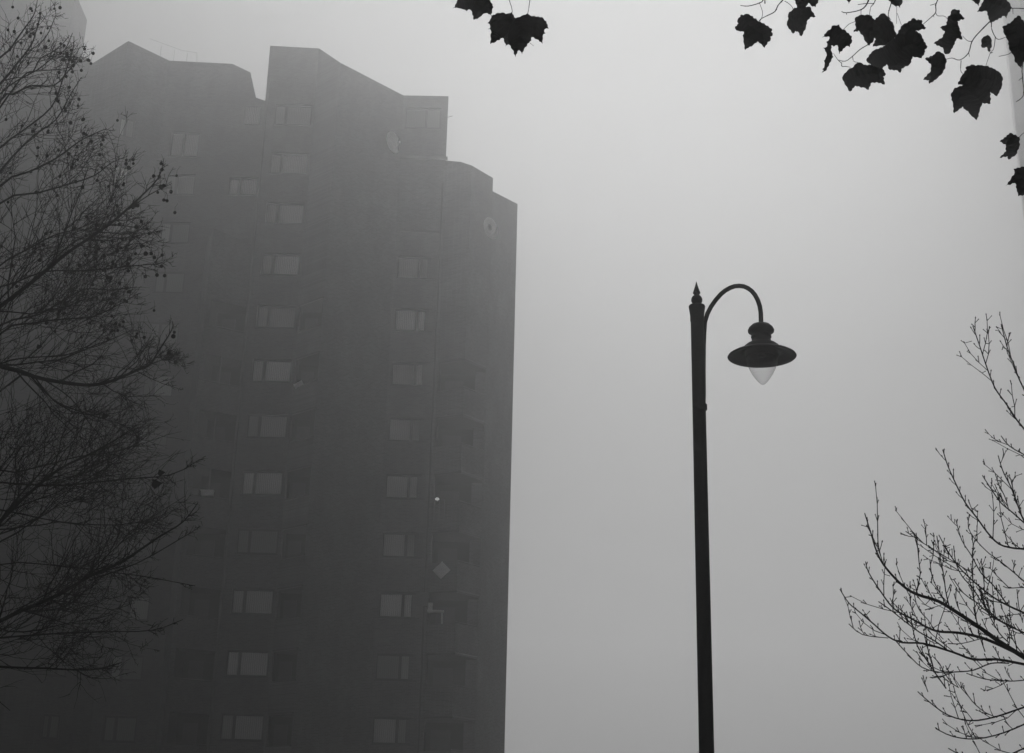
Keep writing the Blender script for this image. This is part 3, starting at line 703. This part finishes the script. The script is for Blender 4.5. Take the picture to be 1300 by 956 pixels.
def leafy_tree():
    base = Vector((4.4, -2.2, 0))
    T = thing('leafy_plane_tree', 'plane tree whose last dark lobed leaves hang in at the top of the view', 'tree', base)
    D = 3.3; pm = D/F
    zA = lambda pts: [(930+x/6.5, y/6.5) for x, y in pts]
    zB = lambda pts: [(1110+x/5.974, y/5.974) for x, y in pts]
    z8 = lambda pts: [(910+x/3.333, y/3.333) for x, y in pts]
    zC = lambda pts: [(560+x/8.125, y/8.125) for x, y in pts]
    LV = [
     zA([(115,115),(150,130),(205,170),(218,180),(240,190),(325,238),(318,262),(330,293),(310,300),(312,335),(290,345),(265,395),(240,365),(208,340),(170,372),(140,385),(105,412),(95,360),(90,310),(95,262),(75,258),(50,255),(20,233),(35,215),(50,195),(42,165),(65,140),(65,125),(90,128)]),
     zA([(530,65),(600,60),(640,55),(655,95),(685,138),(640,142),(612,180),(605,225),(570,298),(540,260),(515,250),(500,278),(458,220),(450,190),(462,150),(460,120),(500,75)]),
     zA([(505,-10),(530,45),(528,72),(600,68),(625,22),(660,55),(685,58),(722,-10),(660,-80),(560,-80)]),
     zA([(880,203),(820,215),(815,235),(780,260),(740,308),(790,300),(800,320),(775,345),(780,385),(750,395),(775,435),(770,475),(755,500),(760,540),(740,570),(755,578),(735,600),(775,580),(830,470),(818,430),(812,375),(835,385),(865,372),(880,445),(935,382),(968,388),(988,335),(985,300),(920,242),(900,235)]),
     zA([(1010,150),(1050,125),(1130,125),(1170,160),(1190,250),(1165,330),(1130,375),(1100,345),(1075,290),(1050,262),(1040,250),(1000,265),(1020,225),(1015,185)]),
     [(1111,25),(1116,20),(1121,17),(1127,21),(1131,27),(1134,31),(1136,40),(1138,45),(1134,50),(1126,55),(1124,57),(1115,58),(1108,59),(1112,50),(1109,40),(1108,31)],
     zB([(300,138),(320,155),(360,152),(360,180),(392,212),(350,225),(305,235),(350,255),(365,290),(375,315),(402,350),(380,375),(380,400),(358,440),(290,425),(270,485),(205,520),(200,550),(165,530),(120,530),(95,485),(60,520),(0,500),(-40,480),(-60,455),(-25,405),(0,380),(60,360),(90,335),(165,280),(215,190),(250,175)]),
     zA([(1050,515),(1080,535),(1110,540),(1180,530),(1240,570),(1265,610),(1240,630),(1258,695),(1190,675),(1140,685),(1125,740),(1080,720),(1010,705),(970,755),(940,710),(910,660),(915,620),(950,580),(1000,550),(1020,525)]),
     zB([(590,75),(645,75),(645,100),(685,138),(630,160),(640,200),(668,298),(625,290),(600,345),(570,405),(535,408),(520,360),(450,328),(520,280),(535,235),(500,210),(550,185),(555,140),(580,105)]),
     zB([(480,390),(520,405),(545,450),(538,500),(520,550),(480,590),(415,635),(420,605),(372,605),(430,540),(430,485),(385,445),(440,425),(460,410)]),
     zB([(860,265),(885,290),(890,340),(870,395),(850,355),(815,360),(812,320),(820,290)]),
     zB([(735,490),(770,500),(800,495),(845,500),(900,520),(950,550),(972,585),(965,655),(930,730),(875,695),(880,785),(820,778),(800,830),(778,910),(730,870),(710,840),(690,830),(672,805),(605,858),(595,770),(580,725),(600,680),(635,660),(690,642),(635,640),(660,580),(700,530),(690,515)]),
     zB([(830,0),(780,90),(850,82),(865,140),(880,175),(935,150),(985,120),(1000,140),(1010,110),(1045,60),(1020,15),(980,-30),(880,-50)]),
     zB([(735,-10),(745,5),(790,45),(802,0),(770,-30)]),
     zB([(1085,120),(1060,140),(1040,165),(970,205),(985,260),(1010,300),(1025,380),(1060,430),(1065,470),(1115,520),(1130,470),(1160,450),(1190,300),(1190,160),(1150,180),(1100,120)]),
     z8([(1240,562),(1280,580),(1280,620),(1265,655),(1235,675),(1230,660),(1197,667),(1225,640),(1222,610),(1197,598),(1225,580)]),
     z8([(1290,705),(1255,715),(1260,730),(1245,755),(1222,787),(1262,775),(1270,810),(1275,830),(1310,825),(1340,760),(1320,710)]),
     zA([(940,-5),(945,5),(960,35),(975,5),(980,-8),(960,-25)]),
     zB([(105,-10),(110,5),(150,40),(165,50),(185,45),(195,60),(215,15),(220,-5),(180,-45),(130,-30)]),
     zC([(170,-30),(165,10),(145,50),(123,85),(150,82),(180,85),(230,98),(265,115),(290,95),(310,105),(320,150),(340,205),(380,195),(420,160),(460,135),(490,145),(520,165),(525,110),(540,75),(530,40),(490,-10),(420,-60),(300,-80)]),
     zC([(735,120),(690,140),(630,130),(570,138),(520,165),(508,200),(480,240),(505,260),(508,280),(485,300),(512,310),(510,380),(510,455),(560,435),(640,390),(655,440),(665,480),(690,460),(730,440),(780,380),(820,300),(770,190),(750,160)]),
     zC([(890,140),(830,165),(770,190),(700,260),(680,380),(700,460),(735,510),(768,590),(785,550),(805,515),(820,530),(835,560),(855,510),(910,440),(930,420),(935,380),(985,405),(1015,430),(1045,450),(1050,400),(1055,350),(1075,345),(1065,310),(1070,300),(1108,295),(1085,220),(1040,178),(960,165),(910,155)]),
    ]
    rl = random.Random(5)
    for pts in LV:
        n = len(pts); cx_ = sum(p[0] for p in pts)/n; cy_ = sum(p[1] for p in pts)/n
        # saw-tooth margin between the traced points
        q = []
        for i in range(n):
            a, b_ = pts[i], pts[(i+1) % n]; q.append(a)
            dl = math.dist(a, b_)
            k = int(dl//3.2)
            for j in range(1, k+1):
                f_ = j/(k+1); x = a[0]+(b_[0]-a[0])*f_; y = a[1]+(b_[1]-a[1])*f_
                nx, ny = (b_[1]-a[1])/dl, -(b_[0]-a[0])/dl; s_ = (rl.uniform(.5, 1.5) if j % 2 else -rl.uniform(.1, .6))
                q.append((x+nx*s_*.8, y+ny*s_*.8))
        D_ = D+rl.uniform(-.35, .35); ta, tb, ph = rl.uniform(-.006, .006), rl.uniform(-.004, .004), rl.uniform(0, 6)
        bm = bmesh.new()
        vs = [bm.verts.new((x, y, 0)) for x, y in q]
        es = [bm.edges.new((vs[i], vs[(i+1) % len(vs)])) for i in range(len(vs))]
        bmesh.ops.triangle_fill(bm, use_beauty=True, edges=es)
        bmesh.ops.subdivide_edges(bm, edges=[e for e in bm.edges if not e.is_boundary], cuts=1)
        bmesh.ops.triangulate(bm, faces=bm.faces)
        for v in bm.verts:
            x, y = v.co.x, v.co.y; dx, dy = x-cx_, y-cy_; r_ = math.hypot(dx, dy)
            dep = D_+ta*dx+tb*dy-.00035*r_*r_*.3+.006*math.sin(math.atan2(dy, dx)*5+ph)*min(1, r_/18)
            v.co = at(x, y, dep)-base
        me = bpy.data.meshes.new('leaf'); bm.to_mesh(me); bm.free(); me.materials.append(M_LEAF)
        o = bpy.data.objects.new('leaf', me); COL.objects.link(o); o.parent = T
        sm = o.modifiers.new('thickness', 'SOLIDIFY'); sm.thickness = .0012; sm.offset = 0
    TW = [ # polyline, px width at start and end
     (zA([(65,45),(130,50),(220,25),(250,5),(262,-40)]), 1.0, 2.0), (zA([(218,180),(240,150),(247,100),(230,45),(222,25)]), .7, .8), (zA([(268,30),(265,-30)]), 2.0, 1.2),
     (zA([(218,175),(240,152),(285,130),(350,95),(375,45),(415,0),(440,-40)]), .9, 2.0), (zA([(430,8),(465,30),(490,55),(500,76)]), 1.0, .7),
     (zA([(900,95),(940,105),(1060,80),(1110,30),(1130,-30)]), .9, 2.4), (zA([(1060,80),(1060,122)]), 1.1, .8), (zA([(940,105),(942,122)]), 1.2, .8), (zA([(1035,38),(1110,28),(1165,30)]), .9, 1.2), (zA([(1130,125),(1140,60),(1165,30),(1185,-20)]), .7, 1.6),
     (zA([(920,238),(960,200),(1012,178)]), .8, .8), (zA([(1120,368),(1050,410),(990,465),(930,505),(872,495)]), 1.4, .8), (zA([(990,465),(1000,505),(1035,515)]), 1.0, .7), (zA([(900,520),(903,548),(935,548),(975,556)]), 1.2, .7), (zA([(832,440),(870,495),(900,520)]), .6, 1.2),
     (zB([(482,-30),(480,0),(465,40),(465,95),(420,140),(372,182)]), 1.8, 1.0), (zB([(465,95),(480,120),(530,122),(555,145)]), 1.0, .6), (zB([(425,40),(466,28)]), .8, 1.0), (zB([(445,115),(452,130)]), 1.0, .7),
     (zB([(875,165),(800,240),(740,315),(715,400),(650,455),(590,440),(543,450)]), 1.9, .8), (zB([(740,315),(705,308),(668,272)]), 1.1, .6), (zB([(715,400),(722,432)]), 1.1, .6), (zB([(658,460),(655,535),(672,558)]), 1.2, .7),
     (zB([(890,170),(890,220),(920,285),(950,298),(1000,280)]), 1.4, .8), (zB([(918,280),(905,370),(880,400),(845,502)]), 1.1, .6), (zB([(895,398),(882,402)]), 1.4, 1.2),
     (zB([(945,428),(1020,410),(1045,385)]), .8, 1.1), (zB([(1130,455),(1120,540),(1132,700),(1115,745),(1075,772)]), 1.5, .9), (zB([(1120,590),(1095,610)]), 1.0, .7),
     (zB([(130,20),(105,110),(125,150)]), 1.6, .8), (zB([(170,50),(168,180)]), .7, .6), (zB([(173,100),(205,190)]), .7, .6),
     (zB([(1042,62),(1135,66),(1165,90),(1180,140)]), 1.1, 1.6), (zB([(1050,66),(1052,105)]), 1.0, .7),
     (z8([(1280,580),(1300,562),(1330,556)]), .7, 1.0), (z8([(1320,712),(1340,680)]), .9, 1.0),
     (zC([(735,122),(728,80),(712,30),(690,-40)]), .8, 1.1), (zC([(893,142),(905,80),(915,0),(912,-50)]), .8, 1.1), (zC([(918,445),(955,475)]), .7, .5),
    ]
    g = MB()
    for pts, w0, w1 in TW:
        P = [at(x, y, D+R.uniform(-.03, .03)) for x, y in pts]; path = smooth_path(P, 3); N = len(path)
        g.tube([q-base for q in path], [(w0+(w1-w0)*i/(N-1))*pm*.52 for i in range(N)], 5)
        for i in range(2, N-2, 4):   # nodes of the twig
            if max(w0, w1) > 1.1: c = path[i]-base; r_ = (w0+(w1-w0)*i/(N-1))*pm*.85; g.lathe(c, [(.0003, r_), (r_, 0), (.0003, -r_)], 6)
    # hanging twigs run up out of view to the limbs
    ups = [(zA([(262,-40)])[0], (950, -150)), (zA([(440,-40)])[0], (1010, -150)), (zA([(1130,-30)])[0], (1100, -160)), (zA([(1185,-20)])[0], (1115, -160)), (zB([(482,-30)])[0], (1190, -150)),
           (zB([(920,60)])[0], (1268, -160)), (zB([(1180,140)])[0], (1340, -120)), (zB([(1135,-10)])[0], (1310, -150)), (zA([(265,-30)])[0], (960, -150)), (zA([(610,-60)])[0], (1030, -150)), (zC([(690,-40)])[0], (640, -160)), (zC([(912,-50)])[0], (670, -160)), (zC([(330,-60)])[0], (610, -160)), (zB([(1180,300)])[0], (1345, -100)), (zB([(130,20)])[0], (1130, -150))]
    for a, b_ in ups:
        A, Bq = at(a[0], a[1], D), at(b_[0], b_[1], D+.15)
        g.tube([q-base for q in smooth_path([A, (A+Bq)/2+rv(.015), Bq], 3)], [.0022]*3+[.004]*4, 5)
    g.build('twigs', M_TWIG2, T)
    g = MB(); main = [at(1420, -140, D-.3), at(1310, -160, D+.1), at(1180, -152, D+.15), at(1060, -158, D+.15), at(930, -156, D+.15), at(780, -175, D+.2), at(640, -162, D+.15), at(560, -170, D+.2)]
    path = smooth_path([base+Vector((-.05, .1, 3.3)), base+Vector((-.6, 1.8, 4.1)), base+Vector((-1.1, 3.6, 4.6)), main[0]]+main[1:], 4); N = len(path)
    g.tube([q-base for q in path], [.075*(1-i/(N-1))**.9+.005 for i in range(N)], 9); g.build('bough', M_BARK, T, smooth=True)
    g = MB(); g.tube([at(1420, -140, D-.3)-base, at(1390, 40, D-.15)-base, at(1345, 120, D)-base, at(1338, 220, D)-base], [.014, .009, .006, .003], 7); g.tube([at(1345, -110, D+.1)-base, at(1400, -90, D-.15)-base], .006, 6); g.build('branch', M_BARK, T, smooth=True)
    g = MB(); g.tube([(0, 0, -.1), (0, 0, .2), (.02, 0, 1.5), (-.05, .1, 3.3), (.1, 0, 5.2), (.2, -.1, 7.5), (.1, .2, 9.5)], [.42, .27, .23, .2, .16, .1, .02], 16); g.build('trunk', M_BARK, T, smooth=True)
    # further boughs outside the picture, so the tree is whole
    for k in range(7):
        an = rad(150+k*38); z = 4.2+k*.55; L = 2.6-.15*k; d = Vector((math.cos(an), math.sin(an), .55)); p0 = Vector((0, 0, z))
        if d.y > .2 and d.x < .3: continue
        g = MB(); pts = smooth_path([p0, p0+d*L*.5+Vector((0, 0, .1)), p0+d*L+Vector((0, 0, .6))], 4); g.tube(pts, [.06*(1-i/(len(pts)))+.006 for i in range(len(pts))], 7)
        for j in range(10):
            q = pts[R.randrange(3, len(pts))]; dd = (d+rv(.6)).normalized(); g.tube([q, q+dd*.4, q+dd*.7+Vector((0, 0, .15))], [.01, .006, .003], 4)
        g.build('bough', M_BARK, T)
    return T
leafy_tree()

# ------------------------------------------------------------------ haze: even fog round everything
m = bpy.data.materials.new('fog_air'); m.use_nodes = True; nt = m.node_tree; nt.nodes.remove(nt.nodes['Principled BSDF'])
pv = nt.nodes.new('ShaderNodeVolumePrincipled'); pv.inputs['Color'].default_value = (.98, .98, .98, 1)
pv.inputs['Density'].default_value = .0034; pv.inputs['Anisotropy'].default_value = .81
nt.links.new(pv.outputs[0], nt.nodes['Material Output'].inputs['Volume'])
g = MB(); g.box(GX0-2, GX1+2, GY0-2, GY1+2, -1, 80); hz = g.build('haze', m); hz['kind'] = 'stuff'

# ------------------------------------------------------------------ sky and sun (monochrome, like the photograph)
SEL, SAZ = rad(50), rad(7.8)
w = bpy.data.worlds.new('World'); S.world = w; w.use_nodes = True; nt = w.node_tree; bg = nt.nodes['Background']
sk = nt.nodes.new('ShaderNodeTexSky'); sk.sky_type = 'NISHITA'; sk.sun_disc = False; sk.sun_elevation = SEL; sk.sun_rotation = SAZ
bw = nt.nodes.new('ShaderNodeRGBToBW'); nt.links.new(sk.outputs[0], bw.inputs[0])
tc = nt.nodes.new('ShaderNodeTexCoord'); sp = nt.nodes.new('ShaderNodeSeparateXYZ'); nt.links.new(tc.outputs['Generated'], sp.inputs[0])
mr = nt.nodes.new('ShaderNodeMapRange'); nt.links.new(sp.outputs[2], mr.inputs[0]); mr.inputs[3].default_value = .70; mr.inputs[4].default_value = .20   # cloud cover evens the sky out
mu = nt.nodes.new('ShaderNodeMath'); mu.operation = 'MULTIPLY'; nt.links.new(bw.outputs[0], mu.inputs[0]); nt.links.new(mr.outputs[0], mu.inputs[1])
nt.links.new(mu.outputs[0], bg.inputs[0]); bg.inputs[1].default_value = .05
l = bpy.data.lights.new('sun', 'SUN'); l.energy = 3.4; l.angle = rad(52); lo = bpy.data.objects.new('sun', l); COL.objects.link(lo)
lo.rotation_euler = Vector((math.sin(SAZ)*math.cos(SEL), math.cos(SAZ)*math.cos(SEL), math.sin(SEL))).to_track_quat('Z', 'Y').to_euler(); lo.location = (0, 20, 60)

S.render.engine = 'CYCLES'
S.cycles.use_denoising = True; S.cycles.denoising_prefilter = 'ACCURATE'
S.cycles.max_bounces = 6; S.cycles.diffuse_bounces = 2; S.cycles.glossy_bounces = 2; S.cycles.transparent_max_bounces = 12; S.cycles.volume_bounces = 2
S.view_settings.view_transform = 'Standard'; S.view_settings.look = 'None'; S.view_settings.gamma = 1; S.view_settings.exposure = -.7
S.view_settings.use_curve_mapping = False
S.render.resolution_x, S.render.resolution_y = 1024, 753
